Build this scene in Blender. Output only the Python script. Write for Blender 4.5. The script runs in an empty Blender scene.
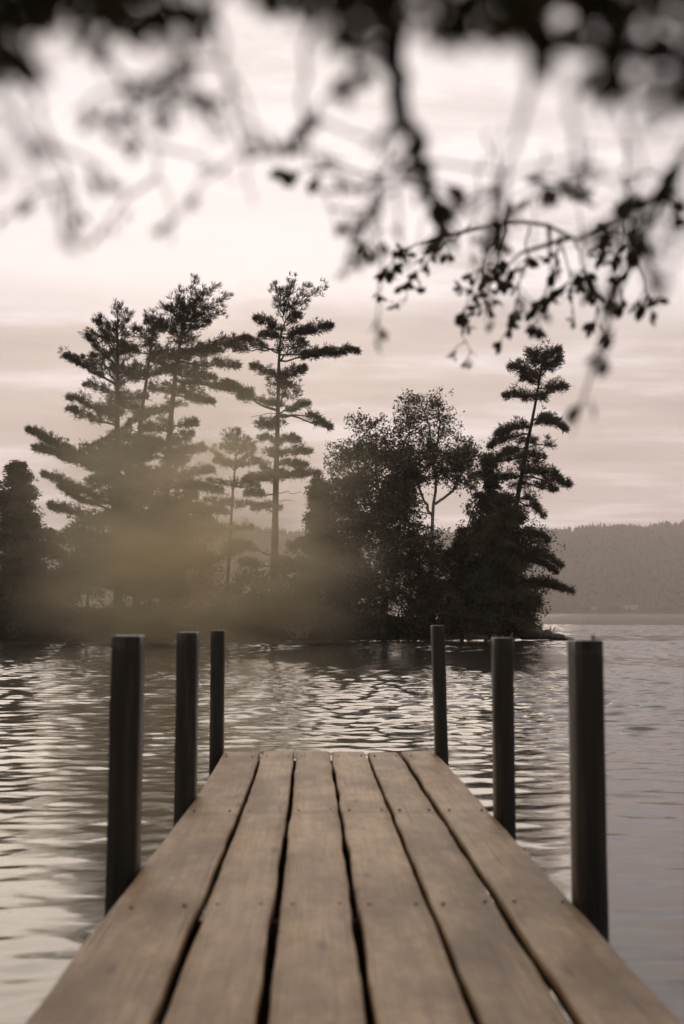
import bpy, math, random
import numpy as np
from mathutils import Vector, noise as mnoise

random.seed(7)
R = np.random.default_rng(7)
C = bpy.context.scene.collection
rad = math.radians

# ------------------------------------------------------------------ camera numbers
F = 1138.0                       # focal length in pixels of a 684 x 1024 frame (40 mm)
DECK = 0.50                      # deck height over the lake
CAMZ = DECK + 0.84
YAW = math.atan((342 - 308) / F)
PITCH = math.atan(100 / F)
fw = Vector((math.sin(YAW) * math.cos(PITCH), math.cos(YAW) * math.cos(PITCH), math.sin(PITCH)))
rt = Vector((math.cos(YAW), -math.sin(YAW), 0))
up = rt.cross(fw)


def at(x, y, D):
    """Point seen at photo pixel x, y standing D metres out along the dock axis."""
    d = fw * F + rt * (x - 342) + up * (512 - y)
    k = D / d.y
    return np.array((d.x * k, D, CAMZ + d.z * k))


# ------------------------------------------------------------------ object helpers
def tag(o, label=None, cat=None, group=None, kind=None):
    for k, v in (('label', label), ('category', cat), ('group', group), ('kind', kind)):
        if v:
            o[k] = v
    return o


def empty(name, loc, label, cat, group=None, rz=0.0):
    o = bpy.data.objects.new(name, None)
    o.location = loc
    o.rotation_euler = (0, 0, rz)
    o.empty_display_size = 0.2
    C.objects.link(o)
    return tag(o, label, cat, group)


class MB:
    """Collects vertices and faces of one mesh object."""

    def __init__(self):
        self.V, self.F, self.n = [], [], 0

    def add(self, V, Fc):
        V = np.asarray(V, float).reshape(-1, 3)
        self.V.append(V)
        for f in Fc:
            f = np.asarray(f, int)
            if f.size:
                self.F.append(f + self.n)
        self.n += len(V)

    def tube(self, pts, radii, seg=7, cap=True):
        pts = np.asarray(pts, float)
        n = len(pts)
        T = np.gradient(pts, axis=0)
        T /= np.linalg.norm(T, axis=1)[:, None] + 1e-9
        ref = np.array((0, 0, 1.0)) if abs(T[0][2]) < .8 else np.array((0, 1.0, 0))
        V = []
        a = np.linspace(0, 2 * np.pi, seg, endpoint=False)
        U = np.cross(T[0], ref); U /= np.linalg.norm(U)
        for i in range(n):
            U = U - T[i] * U.dot(T[i]); U /= np.linalg.norm(U) + 1e-9
            W = np.cross(T[i], U)
            V.append(pts[i] + radii[i] * (np.cos(a)[:, None] * U + np.sin(a)[:, None] * W))
        V = np.concatenate(V)
        q = []
        for i in range(n - 1):
            for j in range(seg):
                k = (j + 1) % seg
                q.append((i * seg + j, i * seg + k, (i + 1) * seg + k, (i + 1) * seg + j))
        Fc = [np.array(q)]
        if cap:
            Fc.append(np.array([list(range(seg))[::-1]]))
            Fc.append(np.array([[(n - 1) * seg + j for j in range(seg)]]))
        self.add(V, Fc)

    def build(self, name, mat, parent=None, origin=(0, 0, 0), smooth=False):
        V = np.concatenate(self.V) - np.asarray(origin, float)
        me = bpy.data.meshes.new(name)
        me.vertices.add(len(V))
        me.vertices.foreach_set('co', V.ravel())
        li = np.concatenate([f.ravel() for f in self.F])
        tot = np.concatenate([np.full(len(f), f.shape[1]) for f in self.F])
        st = np.concatenate(([0], np.cumsum(tot)[:-1]))
        me.loops.add(len(li))
        me.loops.foreach_set('vertex_index', li.astype(np.int32))
        me.polygons.add(len(tot))
        me.polygons.foreach_set('loop_start', st.astype(np.int32))
        me.polygons.foreach_set('loop_total', tot.astype(np.int32))
        if smooth:
            me.polygons.foreach_set('use_smooth', np.ones(len(tot), bool))
        me.update(calc_edges=True)
        me.materials.append(mat)
        o = bpy.data.objects.new(name, me)
        C.objects.link(o)
        if parent is not None:
            o.parent = parent
        return o


# ------------------------------------------------------------------ material helpers
def new_mat(name, rough=.8, spec=.3):
    m = bpy.data.materials.new(name)
    m.use_nodes = True
    nt = m.node_tree
    b = nt.nodes['Principled BSDF']
    b.inputs['Roughness'].default_value = rough
    b.inputs['Specular IOR Level'].default_value = spec
    return m, nt, b


def nd(nt, t, **kw):
    n = nt.nodes.new(t)
    for k, v in kw.items():
        if k in n.inputs:
            n.inputs[k].default_value = v
        else:
            setattr(n, k, v)
    return n


def noise(nt, vec, scale, detail=4, rough=.55):
    n = nd(nt, 'ShaderNodeTexNoise', Scale=scale, Detail=detail, Roughness=rough)
    if vec is not None:
        nt.links.new(vec, n.inputs['Vector'])
    return n.outputs['Fac']


def ramp(nt, fac, stops):
    n = nt.nodes.new('ShaderNodeValToRGB')
    e = n.color_ramp.elements
    while len(e) < len(stops):
        e.new(.5)
    for i, (p, c) in enumerate(stops):
        e[i].position = p
        e[i].color = (*c, 1) if len(c) == 3 else c
    nt.links.new(fac, n.inputs['Fac'])
    return n.outputs['Color']


def mapped(nt, scale=(1, 1, 1), coord='Object', rot=(0, 0, 0)):
    tc = nt.nodes.new('ShaderNodeTexCoord')
    mp = nt.nodes.new('ShaderNodeMapping')
    mp.inputs['Scale'].default_value = scale
    mp.inputs['Rotation'].default_value = rot
    nt.links.new(tc.outputs[coord], mp.inputs['Vector'])
    return mp.outputs['Vector']


def math_n(nt, op, a, b=None, c=None):
    n = nd(nt, 'ShaderNodeMath', operation=op)
    for i, v in enumerate((a, b, c)):
        if v is None:
            continue
        if isinstance(v, (int, float)):
            n.inputs[i].default_value = v
        else:
            nt.links.new(v, n.inputs[i])
    return n.outputs[0]


def mix_c(nt, fac, a, b, blend='MIX'):
    n = nd(nt, 'ShaderNodeMix', data_type='RGBA', blend_type=blend)
    for i, v in ((0, fac), (6, a), (7, b)):
        if isinstance(v, (int, float)):
            n.inputs[i].default_value = v
        elif isinstance(v, tuple):
            n.inputs[i].default_value = (*v, 1)
        else:
            nt.links.new(v, n.inputs[i])
    return n.outputs[2]


def bump(nt, b, h, strength=.4, dist=.02):
    n = nd(nt, 'ShaderNodeBump', Strength=strength, Distance=dist)
    nt.links.new(h, n.inputs['Height'])
    nt.links.new(n.outputs['Normal'], b.inputs['Normal'])


def leaf_mat(name, c0, c1, scale=.9, trans=.42):
    m, nt, b = new_mat(name, .65, .25)
    v = mapped(nt)
    oi = nt.nodes.new('ShaderNodeObjectInfo')
    f = noise(nt, v, scale, 5, .7)
    col = ramp(nt, f, [(.32, c0), (.68, c1)])
    hs = nd(nt, 'ShaderNodeHueSaturation')
    nt.links.new(math_n(nt, 'MULTIPLY_ADD', oi.outputs['Random'], .5, .75), hs.inputs['Value'])
    nt.links.new(col, hs.inputs['Color'])
    nt.links.new(hs.outputs['Color'], b.inputs['Base Color'])
    tr = nt.nodes.new('ShaderNodeBsdfTranslucent')
    nt.links.new(hs.outputs['Color'], tr.inputs['Color'])
    mx = nd(nt, 'ShaderNodeMixShader')
    mx.inputs[0].default_value = trans
    out = nt.nodes['Material Output']
    nt.links.new(b.outputs[0], mx.inputs[1])
    nt.links.new(tr.outputs[0], mx.inputs[2])
    nt.links.new(mx.outputs[0], out.inputs['Surface'])
    return m


M_PINE = leaf_mat('pine needles', (.045, .042, .025), (.120, .106, .060))
M_CEDAR = leaf_mat('cedar leaf', (.042, .042, .026), (.118, .108, .062))
M_LEAF = leaf_mat('broad leaf', (.046, .044, .026), (.120, .108, .060), trans=.35)
M_SHRUB = leaf_mat('shrub leaf', (.042, .040, .024), (.110, .098, .058))
M_OAK = leaf_mat('oak leaf', (.075, .066, .040), (.120, .104, .062), 3.0, .6)


def bark_mat(name, c0, c1, sc=(6, 6, 1.2)):
    m, nt, b = new_mat(name, .9, .2)
    v = mapped(nt, sc)
    f = noise(nt, v, 2.2, 8, .7)
    nt.links.new(ramp(nt, f, [(.35, c0), (.7, c1)]), b.inputs['Base Color'])
    bump(nt, b, f, .8, .03)
    return m


M_BARK = bark_mat('pine bark', (.030, .025, .020), (.085, .068, .052))
M_BIRCH = bark_mat('birch bark', (.18, .155, .13), (.46, .41, .35), (3, 3, 5))
M_OAKBARK = bark_mat('oak bark', (.022, .019, .016), (.065, .052, .042), (14, 14, 14))
M_DEAD = bark_mat('dead wood', (.13, .11, .085), (.30, .25, .19))

# weathered deck boards ----------------------------------------------------------
def deck_mat():
    m, nt, b = new_mat('weathered deck wood', .5, .35)
    oi = nt.nodes.new('ShaderNodeObjectInfo')
    tc = nt.nodes.new('ShaderNodeTexCoord')
    ofs = nd(nt, 'ShaderNodeVectorMath', operation='ADD')
    cx = nt.nodes.new('ShaderNodeCombineXYZ')
    nt.links.new(math_n(nt, 'MULTIPLY', oi.outputs['Random'], 37.0), cx.inputs[0])
    nt.links.new(math_n(nt, 'MULTIPLY', oi.outputs['Random'], 11.0), cx.inputs[1])
    nt.links.new(tc.outputs['Object'], ofs.inputs[0])
    nt.links.new(cx.outputs[0], ofs.inputs[1])

    def mp(s):
        n = nt.nodes.new('ShaderNodeMapping')
        n.inputs['Scale'].default_value = s
        nt.links.new(ofs.outputs[0], n.inputs['Vector'])
        return n.outputs['Vector']
    grain = noise(nt, mp((42, 1.3, 6)), 1.0, 8, .65)
    fine = noise(nt, mp((150, 4.0, 12)), 1.0, 4, .6)
    blot = noise(nt, mp((3.5, 1.6, 1)), 1.0, 5, .6)
    col = ramp(nt, grain, [(.25, (.20, .120, .058)), (.5, (.47, .315, .165)), (.75, (.64, .46, .26))])
    col = mix_c(nt, .45, col, ramp(nt, fine, [(.3, (.20, .135, .070)), (.7, (.62, .46, .28))]))
    col = mix_c(nt, ramp(nt, blot, [(.44, (0, 0, 0)), (.66, (.8, .8, .8))]), col, (.16, .11, .07))
    mott = noise(nt, mp((13, 7, 1)), 1.0, 6, .7)
    col = mix_c(nt, ramp(nt, mott, [(.40, (0, 0, 0)), (.62, (.55, .55, .55))]), col, (.17, .115, .07))
    crack = noise(nt, mp((70, .9, 1)), 1.0, 3, .5)
    col = mix_c(nt, ramp(nt, crack, [(.66, (0, 0, 0)), (.72, (.8, .8, .8))]), col, (.06, .042, .028))
    # rows of old water stain over the cross beams
    sep = nt.nodes.new('ShaderNodeSeparateXYZ')
    nt.links.new(tc.outputs['Object'], sep.inputs[0])
    wob = noise(nt, mp((5, 5, 1)), 1.0, 3)
    yy = math_n(nt, 'MULTIPLY_ADD', wob, .12, sep.outputs[1])
    for y0 in (1.62, 4.86):
        dd = math_n(nt, 'ABSOLUTE', math_n(nt, 'SUBTRACT', yy, y0 + .06))
        s = nd(nt, 'ShaderNodeMapRange')
        s.inputs[1].default_value = .05; s.inputs[2].default_value = .008
        s.inputs[3].default_value = 0; s.inputs[4].default_value = .42
        nt.links.new(dd, s.inputs[0])
        col = mix_c(nt, s.outputs[0], col, (.10, .072, .05))
    # knots
    vo = nd(nt, 'ShaderNodeTexVoronoi', Scale=1.0)
    nt.links.new(mp((7, 2.1, 1)), vo.inputs['Vector'])
    kn = ramp(nt, vo.outputs['Distance'], [(.05, (.75, .75, .75)), (.13, (0, 0, 0))])
    col = mix_c(nt, kn, col, (.085, .06, .042))
    hs = nd(nt, 'ShaderNodeHueSaturation')
    nt.links.new(math_n(nt, 'MULTIPLY_ADD', oi.outputs['Random'], .3, .85), hs.inputs['Value'])
    nt.links.new(col, hs.inputs['Color'])
    nt.links.new(hs.outputs['Color'], b.inputs['Base Color'])
    nt.links.new(math_n(nt, 'MULTIPLY_ADD', blot, .3, .32), b.inputs['Roughness'])
    h = math_n(nt, 'ADD', grain, math_n(nt, 'MULTIPLY', fine, .5))
    bump(nt, b, h, .9, .006)
    return m


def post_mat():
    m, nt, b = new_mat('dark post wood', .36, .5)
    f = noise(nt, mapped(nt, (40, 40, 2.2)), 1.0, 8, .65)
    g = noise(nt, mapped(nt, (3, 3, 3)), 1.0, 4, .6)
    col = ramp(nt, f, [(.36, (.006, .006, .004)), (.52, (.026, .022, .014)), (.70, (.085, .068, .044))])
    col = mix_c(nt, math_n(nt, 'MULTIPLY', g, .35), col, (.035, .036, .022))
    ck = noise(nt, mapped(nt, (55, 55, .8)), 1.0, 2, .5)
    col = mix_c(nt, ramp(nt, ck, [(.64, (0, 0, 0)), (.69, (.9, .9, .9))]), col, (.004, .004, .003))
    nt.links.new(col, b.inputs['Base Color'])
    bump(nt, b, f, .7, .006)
    return m


M_DECK = deck_mat()
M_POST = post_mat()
M_JOIST = bark_mat('joist wood', (.05, .04, .03), (.12, .09, .065), (20, 1.5, 20))
M_IRON, _nt, _b = new_mat('rusty iron', .45, .5)
_b.inputs['Metallic'].default_value = .8
_nt.links.new(ramp(_nt, noise(_nt, mapped(_nt), 60), [(.4, (.35, .30, .25)), (.7, (.16, .09, .05))]), _b.inputs['Base Color'])


def earth_mat(name, c0, c1, sc):
    m, nt, b = new_mat(name, .95, .15)
    f = noise(nt, mapped(nt), sc, 8, .65)
    nt.links.new(ramp(nt, f, [(.35, c0), (.68, c1)]), b.inputs['Base Color'])
    bump(nt, b, f, .8, .12)
    return m


M_EARTH = earth_mat('island earth', (.035, .030, .022), (.085, .070, .048), 1.3)
M_ROCK = earth_mat('shore rock', (.055, .048, .040), (.16, .14, .115), 3.0)
M_HILL = earth_mat('wooded hill', (.030, .030, .020), (.060, .055, .036), .02)
M_FAR = leaf_mat('far forest', (.026, .024, .016), (.085, .074, .046), .012, 0)
M_WALL = earth_mat('pale house wall', (.50, .46, .40), (.62, .58, .52), .3)
M_ROOF = earth_mat('grey house roof', (.30, .27, .24), (.40, .37, .34), .3)
M_PANE, _nt, _b = new_mat('dark window pane', .1, .5)
_b.inputs['Base Color'].default_value = (.03, .03, .03, 1)


# lake ---------------------------------------------------------------------------
def water_mat():
    m, nt, b = new_mat('lake water', .10, .5)
    b.inputs['Base Color'].default_value = (.022, .020, .016, 1)
    b.inputs['IOR'].default_value = 1.48
    w1 = noise(nt, mapped(nt, (1.5, 3.4, 1), rot=(0, 0, rad(6))), 1.0, 3, .55)
    w2 = noise(nt, mapped(nt, (.28, .75, 1), rot=(0, 0, rad(-9))), 1.0, 2, .5)
    w3 = noise(nt, mapped(nt, (5, 9, 1), rot=(0, 0, rad(14))), 1.0, 2, .5)
    h = math_n(nt, 'ADD', math_n(nt, 'MULTIPLY', w1, .022), math_n(nt, 'MULTIPLY', w2, .050))
    h = math_n(nt, 'ADD', h, math_n(nt, 'MULTIPLY', w3, .005))
    # calmer and rougher patches
    gust = noise(nt, mapped(nt, (.03, .05, 1)), 1.0, 3, .5)
    h = math_n(nt, 'MULTIPLY', h, math_n(nt, 'MULTIPLY_ADD', gust, 1.0, .45))
    geo = nt.nodes.new('ShaderNodeNewGeometry')
    sp = nt.nodes.new('ShaderNodeSeparateXYZ')
    nt.links.new(geo.outputs['Position'], sp.inputs[0])
    far = nd(nt, 'ShaderNodeMapRange')
    far.inputs[1].default_value = 100; far.inputs[2].default_value = 450
    far.inputs[3].default_value = .22; far.inputs[4].default_value = 2.0
    nt.links.new(sp.outputs[1], far.inputs[0])
    h = math_n(nt, 'MULTIPLY', h, far.outputs[0])
    n = nd(nt, 'ShaderNodeBump', Strength=1.0, Distance=1.0)
    nt.links.new(h, n.inputs['Height'])
    nt.links.new(n.outputs['Normal'], b.inputs['Normal'])
    return m


M_WATER = water_mat()

# ------------------------------------------------------------------ sky, sun, air
SUN_EL, SUN_AZ = rad(14), rad(-4)      # azimuth measured from +Y towards +X
w = bpy.data.worlds.new('World')
bpy.context.scene.world = w
w.use_nodes = True
nt = w.node_tree
bg = nt.nodes['Background']
sky = nt.nodes.new('ShaderNodeTexSky')
sky.sky_type = 'NISHITA'
sky.sun_disc = False
sky.sun_elevation = SUN_EL
sky.sun_rotation = SUN_AZ
sky.dust_density = 4
sky.air_density = 1.5
tc = nt.nodes.new('ShaderNodeTexCoord')
sep = nt.nodes.new('ShaderNodeSeparateXYZ')
nt.links.new(tc.outputs['Generated'], sep.inputs[0])
# cloud sheet seen in perspective: direction / height
den = math_n(nt, 'MAXIMUM', math_n(nt, 'ADD', sep.outputs[2], .06), .03)
px = math_n(nt, 'DIVIDE', sep.outputs[0], den)
py = math_n(nt, 'DIVIDE', sep.outputs[1], den)
cv = nt.nodes.new('ShaderNodeCombineXYZ')
nt.links.new(px, cv.inputs[0]); nt.links.new(py, cv.inputs[1])
mp = nt.nodes.new('ShaderNodeMapping')
mp.inputs['Scale'].default_value = (.55, 1.0, 1)
mp.inputs['Rotation'].default_value = (0, 0, rad(-7))
nt.links.new(cv.outputs[0], mp.inputs['Vector'])
streak = noise(nt, mp.outputs[0], 1.25, 7, .58)
mp2 = nt.nodes.new('ShaderNodeMapping')
mp2.inputs['Scale'].default_value = (.25, .35, 1)
nt.links.new(cv.outputs[0], mp2.inputs['Vector'])
broad = noise(nt, mp2.outputs[0], 1.0, 3, .5)
# brighter thin cloud higher up, tan deck lower down
el = math_n(nt, 'ADD', sep.outputs[2], math_n(nt, 'MULTIPLY', math_n(nt, 'SUBTRACT', broad, .5), .12))
body = ramp(nt, el, [(.0, (.69, .585, .585)), (.10, (.68, .575, .565)), (.16, (.65, .55, .52)), (.235, (.69, .59, .56)), (.28, (1.06, .97, .97)),
                     (.38, (1.08, .99, .985)), (.6, (.80, .71, .66)), (1.0, (.55, .48, .43))])
lit = ramp(nt, streak, [(.49, (0, 0, 0)), (.62, (.95, .95, .95))])
body = mix_c(nt, lit, body, (1.0, .91, .92))
drk = ramp(nt, streak, [(.34, (.75, .75, .75)), (.47, (0, 0, 0))])
body = mix_c(nt, drk, body, (.50, .425, .415))
# the sky away from the sunset is dimmer
az = nd(nt, 'ShaderNodeMapRange')
az.inputs[1].default_value = -.7; az.inputs[2].default_value = .75
az.inputs[3].default_value = .5; az.inputs[4].default_value = 1.0
nt.links.new(sep.outputs[1], az.inputs[0])
body = mix_c(nt, 1.0, body, az.outputs[0], 'MULTIPLY')
sk = mix_c(nt, 1.0, sky.outputs[0], (.07, .07, .07), 'MULTIPLY')
tot = mix_c(nt, .98, sk, body)
nt.links.new(tot, bg.inputs['Color'])
bg.inputs['Strength'].default_value = 1.0

sl = bpy.data.lights.new('sun', 'SUN')
sl.energy = .52
sl.angle = rad(34)
sl.color = (1.0, .83, .64)
so = bpy.data.objects.new('sun', sl)
sd = Vector((math.sin(SUN_AZ) * math.cos(SUN_EL), math.cos(SUN_AZ) * math.cos(SUN_EL), math.sin(SUN_EL)))
so.rotation_euler = sd.to_track_quat('Z', 'Y').to_euler()
so.location = (-20, 90, 40)
C.objects.link(so)

cam = bpy.data.cameras.new('camera')
cam.lens = 40
cam.sensor_width = 36
cam.sensor_fit = 'AUTO'
cam.clip_start = .05
cam.clip_end = 12000
cam.dof.use_dof = True
cam.dof.focus_distance = 17
cam.dof.aperture_fstop = 2.7
co = bpy.data.objects.new('camera', cam)
co.location = (0, 0, CAMZ)
co.rotation_euler = (math.pi / 2 + PITCH, 0, -YAW)
C.objects.link(co)
sc = bpy.context.scene
sc.camera = co
sc.view_settings.view_transform = 'Standard'
sc.view_settings.look = 'None'
sc.view_settings.exposure = 0.14
sc.view_settings.gamma = 1
sc.render.engine = 'CYCLES'
sc.cycles.use_denoising = True
sc.cycles.max_bounces = 8
sc.cycles.volume_bounces = 4
sc.cycles.transparent_max_bounces = 8

# air: an even haze over the whole lake, sky outside it
HX, HY0, HY1, HZ = 2600, -120, 2700, 330
m = bpy.data.materials.new('haze air')
m.use_nodes = True
nt = m.node_tree
nt.nodes.remove(nt.nodes['Principled BSDF'])
pv = nt.nodes.new('ShaderNodeVolumePrincipled')
pv.inputs['Color'].default_value = (.98, .90, .84, 1)
pv.inputs['Density'].default_value = .00034
pv.inputs['Anisotropy'].default_value = .5
nt.links.new(pv.outputs[0], nt.nodes['Material Output'].inputs['Volume'])
b = MB()
X0, X1 = -HX, HX
b.add([(x, y, z) for z in (-1.0, HZ) for y in (HY0, HY1) for x in (X0, X1)],
      [np.array([(0, 2, 3, 1), (4, 5, 7, 6), (0, 1, 5, 4), (2, 6, 7, 3), (0, 4, 6, 2), (1, 3, 7, 5)])])
tag(b.build('haze', m), 'thin pale evening haze over the lake', 'haze', kind='stuff')

# added gold-tinted volume standing in for a light-leak glow before the left pines
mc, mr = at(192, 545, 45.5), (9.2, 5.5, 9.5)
m = bpy.data.materials.new('light leak glow')
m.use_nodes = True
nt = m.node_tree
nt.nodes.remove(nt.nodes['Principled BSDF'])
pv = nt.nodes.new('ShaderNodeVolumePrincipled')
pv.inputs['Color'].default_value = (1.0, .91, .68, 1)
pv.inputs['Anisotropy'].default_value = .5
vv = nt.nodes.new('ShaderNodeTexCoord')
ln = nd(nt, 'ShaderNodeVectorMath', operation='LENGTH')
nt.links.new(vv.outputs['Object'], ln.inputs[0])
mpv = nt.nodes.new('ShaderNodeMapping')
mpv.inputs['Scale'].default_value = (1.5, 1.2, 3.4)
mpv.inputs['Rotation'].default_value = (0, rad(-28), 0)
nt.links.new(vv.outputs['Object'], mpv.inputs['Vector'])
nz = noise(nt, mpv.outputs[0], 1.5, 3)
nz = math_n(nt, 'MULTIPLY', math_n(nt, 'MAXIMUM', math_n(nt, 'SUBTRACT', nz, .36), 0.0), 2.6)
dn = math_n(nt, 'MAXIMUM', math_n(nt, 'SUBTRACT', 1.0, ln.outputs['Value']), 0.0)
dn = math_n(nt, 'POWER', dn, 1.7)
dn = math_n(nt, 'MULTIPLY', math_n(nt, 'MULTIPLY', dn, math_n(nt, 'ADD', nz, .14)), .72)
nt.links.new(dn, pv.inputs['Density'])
nt.links.new(pv.outputs[0], nt.nodes['Material Output'].inputs['Volume'])
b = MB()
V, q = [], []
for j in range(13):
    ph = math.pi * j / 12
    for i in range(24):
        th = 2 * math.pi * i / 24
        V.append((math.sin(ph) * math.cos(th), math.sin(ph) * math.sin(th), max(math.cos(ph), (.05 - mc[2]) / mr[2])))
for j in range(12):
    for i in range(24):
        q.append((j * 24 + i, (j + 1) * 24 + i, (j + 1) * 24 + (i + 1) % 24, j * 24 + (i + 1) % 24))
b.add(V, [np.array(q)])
o = b.build('leak_glow', m)
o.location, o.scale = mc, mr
tag(o, 'added golden volume imitating a light-leak glow before the left pines', 'leak_glow', kind='stuff')

# ------------------------------------------------------------------ the setting
NW = 90
wl = np.exp(R.uniform(np.log(.11), np.log(.62), NW))
wd_ = rad(90 + 8) + R.normal(size=NW) * rad(30)
wk = 2 * np.pi / wl
wp = R.uniform(0, 2 * np.pi, NW)
ws = .135 * math.sqrt(2 / NW) * np.clip((wl / .3), .7, 1.0) * np.clip(1.15 / (wl + .35), 0, 1)      # slope of each little wave train
gk = [(R.uniform(.05, .35), R.uniform(0, 6.28), R.uniform(0, 6.28)) for _ in range(8)]


def waves(X, Y, lmin):
    Z = np.zeros_like(X)
    g = np.zeros_like(X)
    for k, a_, p in gk:
        g += np.sin(k * (X * math.cos(a_) + Y * math.sin(a_)) + p)
    g = np.clip(1 + .28 * g, .35, 1.7)
    for i in range(NW):
        if wl[i] < lmin:
            continue
        ph = wk[i] * (X * math.cos(wd_[i]) + Y * math.sin(wd_[i])) + wp[i]
        Z += ws[i] / wk[i] * np.sin(ph )
    return Z * g * math.sqrt(NW / max(1, int((wl >= lmin).sum())))


b = MB()
for x0, x1, y0, y1, st, lm in ((-8, 8, -2, 14, .04, 0), (-26, 26, 14, 54, .085, .2), (-60, 60, 54, 125, .2, .5), (-130, 130, 125, 380, .5, .7)):
    xs, ys = np.arange(x0, x1 + st, st), np.linspace(y0, y1, int((y1 - y0) / st) + 1)
    X, Y = np.meshgrid(xs, ys)
    Z = waves(X, Y, lm)
    nx = len(xs)
    I = (np.arange(len(ys) - 1)[:, None] * nx + np.arange(nx - 1)).ravel()
    b.add(np.stack((X, Y, Z), -1).reshape(-1, 3), [np.stack((I, I + 1, I + nx + 1, I + nx), 1)])
b.add([(-2500, -60, -.09), (2500, -60, -.09), (2500, 2500, -.09), (-2500, 2500, -.09)], [np.array([(0, 1, 2, 3)])])
tag(b.build('water', M_WATER, smooth=True), 'rippled grey lake reflecting the pale sky and dark trees', 'lake', kind='structure')


def fbm(x, y, s, seed=0.0):
    return mnoise.fractal(Vector((x * s, y * s, seed)), 1.0, 2.0, 5)


def grid(xs, ys, zf):
    V = [(x, y, zf(x, y)) for y in ys for x in xs]
    nx = len(xs)
    q = [(j * nx + i, j * nx + i + 1, (j + 1) * nx + i + 1, (j + 1) * nx + i)
         for j in range(len(ys) - 1) for i in range(nx - 1)]
    return V, [np.array(q)]


# wooded hills on the far shore
SHORE = 1500.0


def hill_z(x, y):
    t = (y - SHORE - 25 * fbm(x, 0, .004, 3.0)) / 420
    s = max(0.0, min(1.0, t))
    s = s * s * (3 - 2 * s)
    top = 128 + 10 * fbm(x, 0, .0022, 9.1) + .018 * x
    if x < 0:
        top += 14 * min(1, -x / 700)
    return -.6 + s * top + 9 * s * fbm(x, y, .012, 1.0)


b = MB()
b.add(*grid(np.linspace(-1900, 1900, 160), np.linspace(SHORE - 40, SHORE + 700, 34), hill_z))
tag(b.build('hills', M_HILL, smooth=True), 'long dark wooded ridge across the lake', 'hill', kind='structure')

b = MB()
NT = 9000
for k in range(NT):
    x = R.uniform(-900, 900)
    y = SHORE + 30 + 430 * R.uniform() ** (.8)
    z = hill_z(x, y)
    if z < 1.5:
        continue
    h, r = R.uniform(7, 15), R.uniform(2.2, 4.5)
    a = np.linspace(0, 2 * np.pi, 5, endpoint=False) + R.uniform(0, 3)
    if R.uniform() < .5:
        V = [(x + r * math.cos(t), y + r * math.sin(t), z - .5) for t in a] + [(x, y, z + h)]
        b.add(V, [np.array([(i, (i + 1) % 5, 5) for i in range(5)])])
    else:
        V = [(x + r * math.cos(t), y + r * math.sin(t), z + .2 * h) for t in a] + \
            [(x + .8 * r * math.cos(t), y + .8 * r * math.sin(t), z + .62 * h) for t in a] + [(x, y, z + .8 * h), (x, y, z - .5)]
        q = [(i, (i + 1) % 5, 5 + (i + 1) % 5, 5 + i) for i in range(5)]
        b.add(V, [np.array(q), np.array([(5 + i, 5 + (i + 1) % 5, 10) for i in range(5)] +
                                        [((i + 1) % 5, i, 11) for i in range(5)])])
tag(b.build('forest', M_FAR), 'dense far-off forest covering the ridge beyond the lake', 'forest', kind='stuff')


# island
def island_half(x):
    """front and back edge (y) of the island at x"""
    c = 57.0
    t = (x + 12) / 24.0
    w_ = max(0.0, 1 - abs(t) ** 4) ** .5
    wob = .5 * fbm(x, 0, .35, 5)
    return 53.2 + (1 - w_) * 4.5 + wob, 53.2 + 12 * w_ + wob


TIPX = at(572, 638, 54.5)[0]


def island_z(x, y):
    # signed inside distance to a long ellipse that ends in a low point on the right
    cx, cy, a_, b_ = -13.0, 60.2, TIPX + 13.0, 6.6
    e = 1 - math.sqrt(((x - cx) / a_) ** 2 + ((y - cy + .9 * fbm(x, 3, .22, 2)) / b_) ** 2)
    z = -.5 + 3.0 * min(.6, max(-.2, e + .14)) ** .8 if e > -.14 else -.5
    taper = max(.25, min(1, (TIPX - x) / 5.0))
    return z * (taper if z > 0 else 1) + .18 * fbm(x, y, .9, 7) * (1 if e > -.1 else 0)


b = MB()
b.add(*grid(np.linspace(-40, TIPX + 4, 240), np.linspace(51.5, 70, 70), island_z))
tag(b.build('island_ground', M_EARTH, smooth=True), 'low dark island shore at the water line', 'island', kind='structure')

# near bank behind the photographer, from which the dock runs out
def bank_z(x, y):
    return max(-.5, min(.46, (-.9 - y) * .75 + .25 * fbm(x, y, .5, 4))) + .05 * fbm(x, y, 1.7, 8)


b = MB()
b.add(*grid(np.linspace(-30, 30, 90), np.linspace(-40, -.2, 60), bank_z))
tag(b.build('bank', M_EARTH, smooth=True), 'earth bank where the dock meets the land', 'bank', kind='structure')


# ------------------------------------------------------------------ foliage makers
def unit(v):
    return v / (np.linalg.norm(v, axis=-1, keepdims=True) + 1e-9)


def blades(mb, cen, dirs, length, width):
    """thin pointed needles: one triangle each"""
    n = len(cen)
    side = unit(np.cross(dirs, R.normal(size=(n, 3)))) * (width[:, None] if np.ndim(width) else width) * .5
    tip = cen + dirs * (length[:, None] if np.ndim(length) else length)
    mid = cen * .55 + tip * .45
    V = np.stack((cen, mid + side, tip, mid - side), 1).reshape(-1, 3)
    mb.add(V, [np.arange(4 * n).reshape(-1, 4)])


def cards(mb, cen, size, flat=0.0):
    """small leaf-shaped faces in random directions"""
    n = len(cen)
    a = unit(R.normal(size=(n, 3)))
    nrm = unit(R.normal(size=(n, 3)) + np.array((0, 0, flat)))
    u = unit(np.cross(nrm, a))
    v = np.cross(nrm, u)
    s = (size * R.uniform(.6, 1.25, n))[:, None]
    V = np.stack((cen - u * s * .62, cen + v * s * .34 + u * s * .05, cen + u * s * .62, cen - v * s * .34), 1).reshape(-1, 3)
    mb.add(V, [np.arange(4 * n).reshape(-1, 4)])


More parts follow.
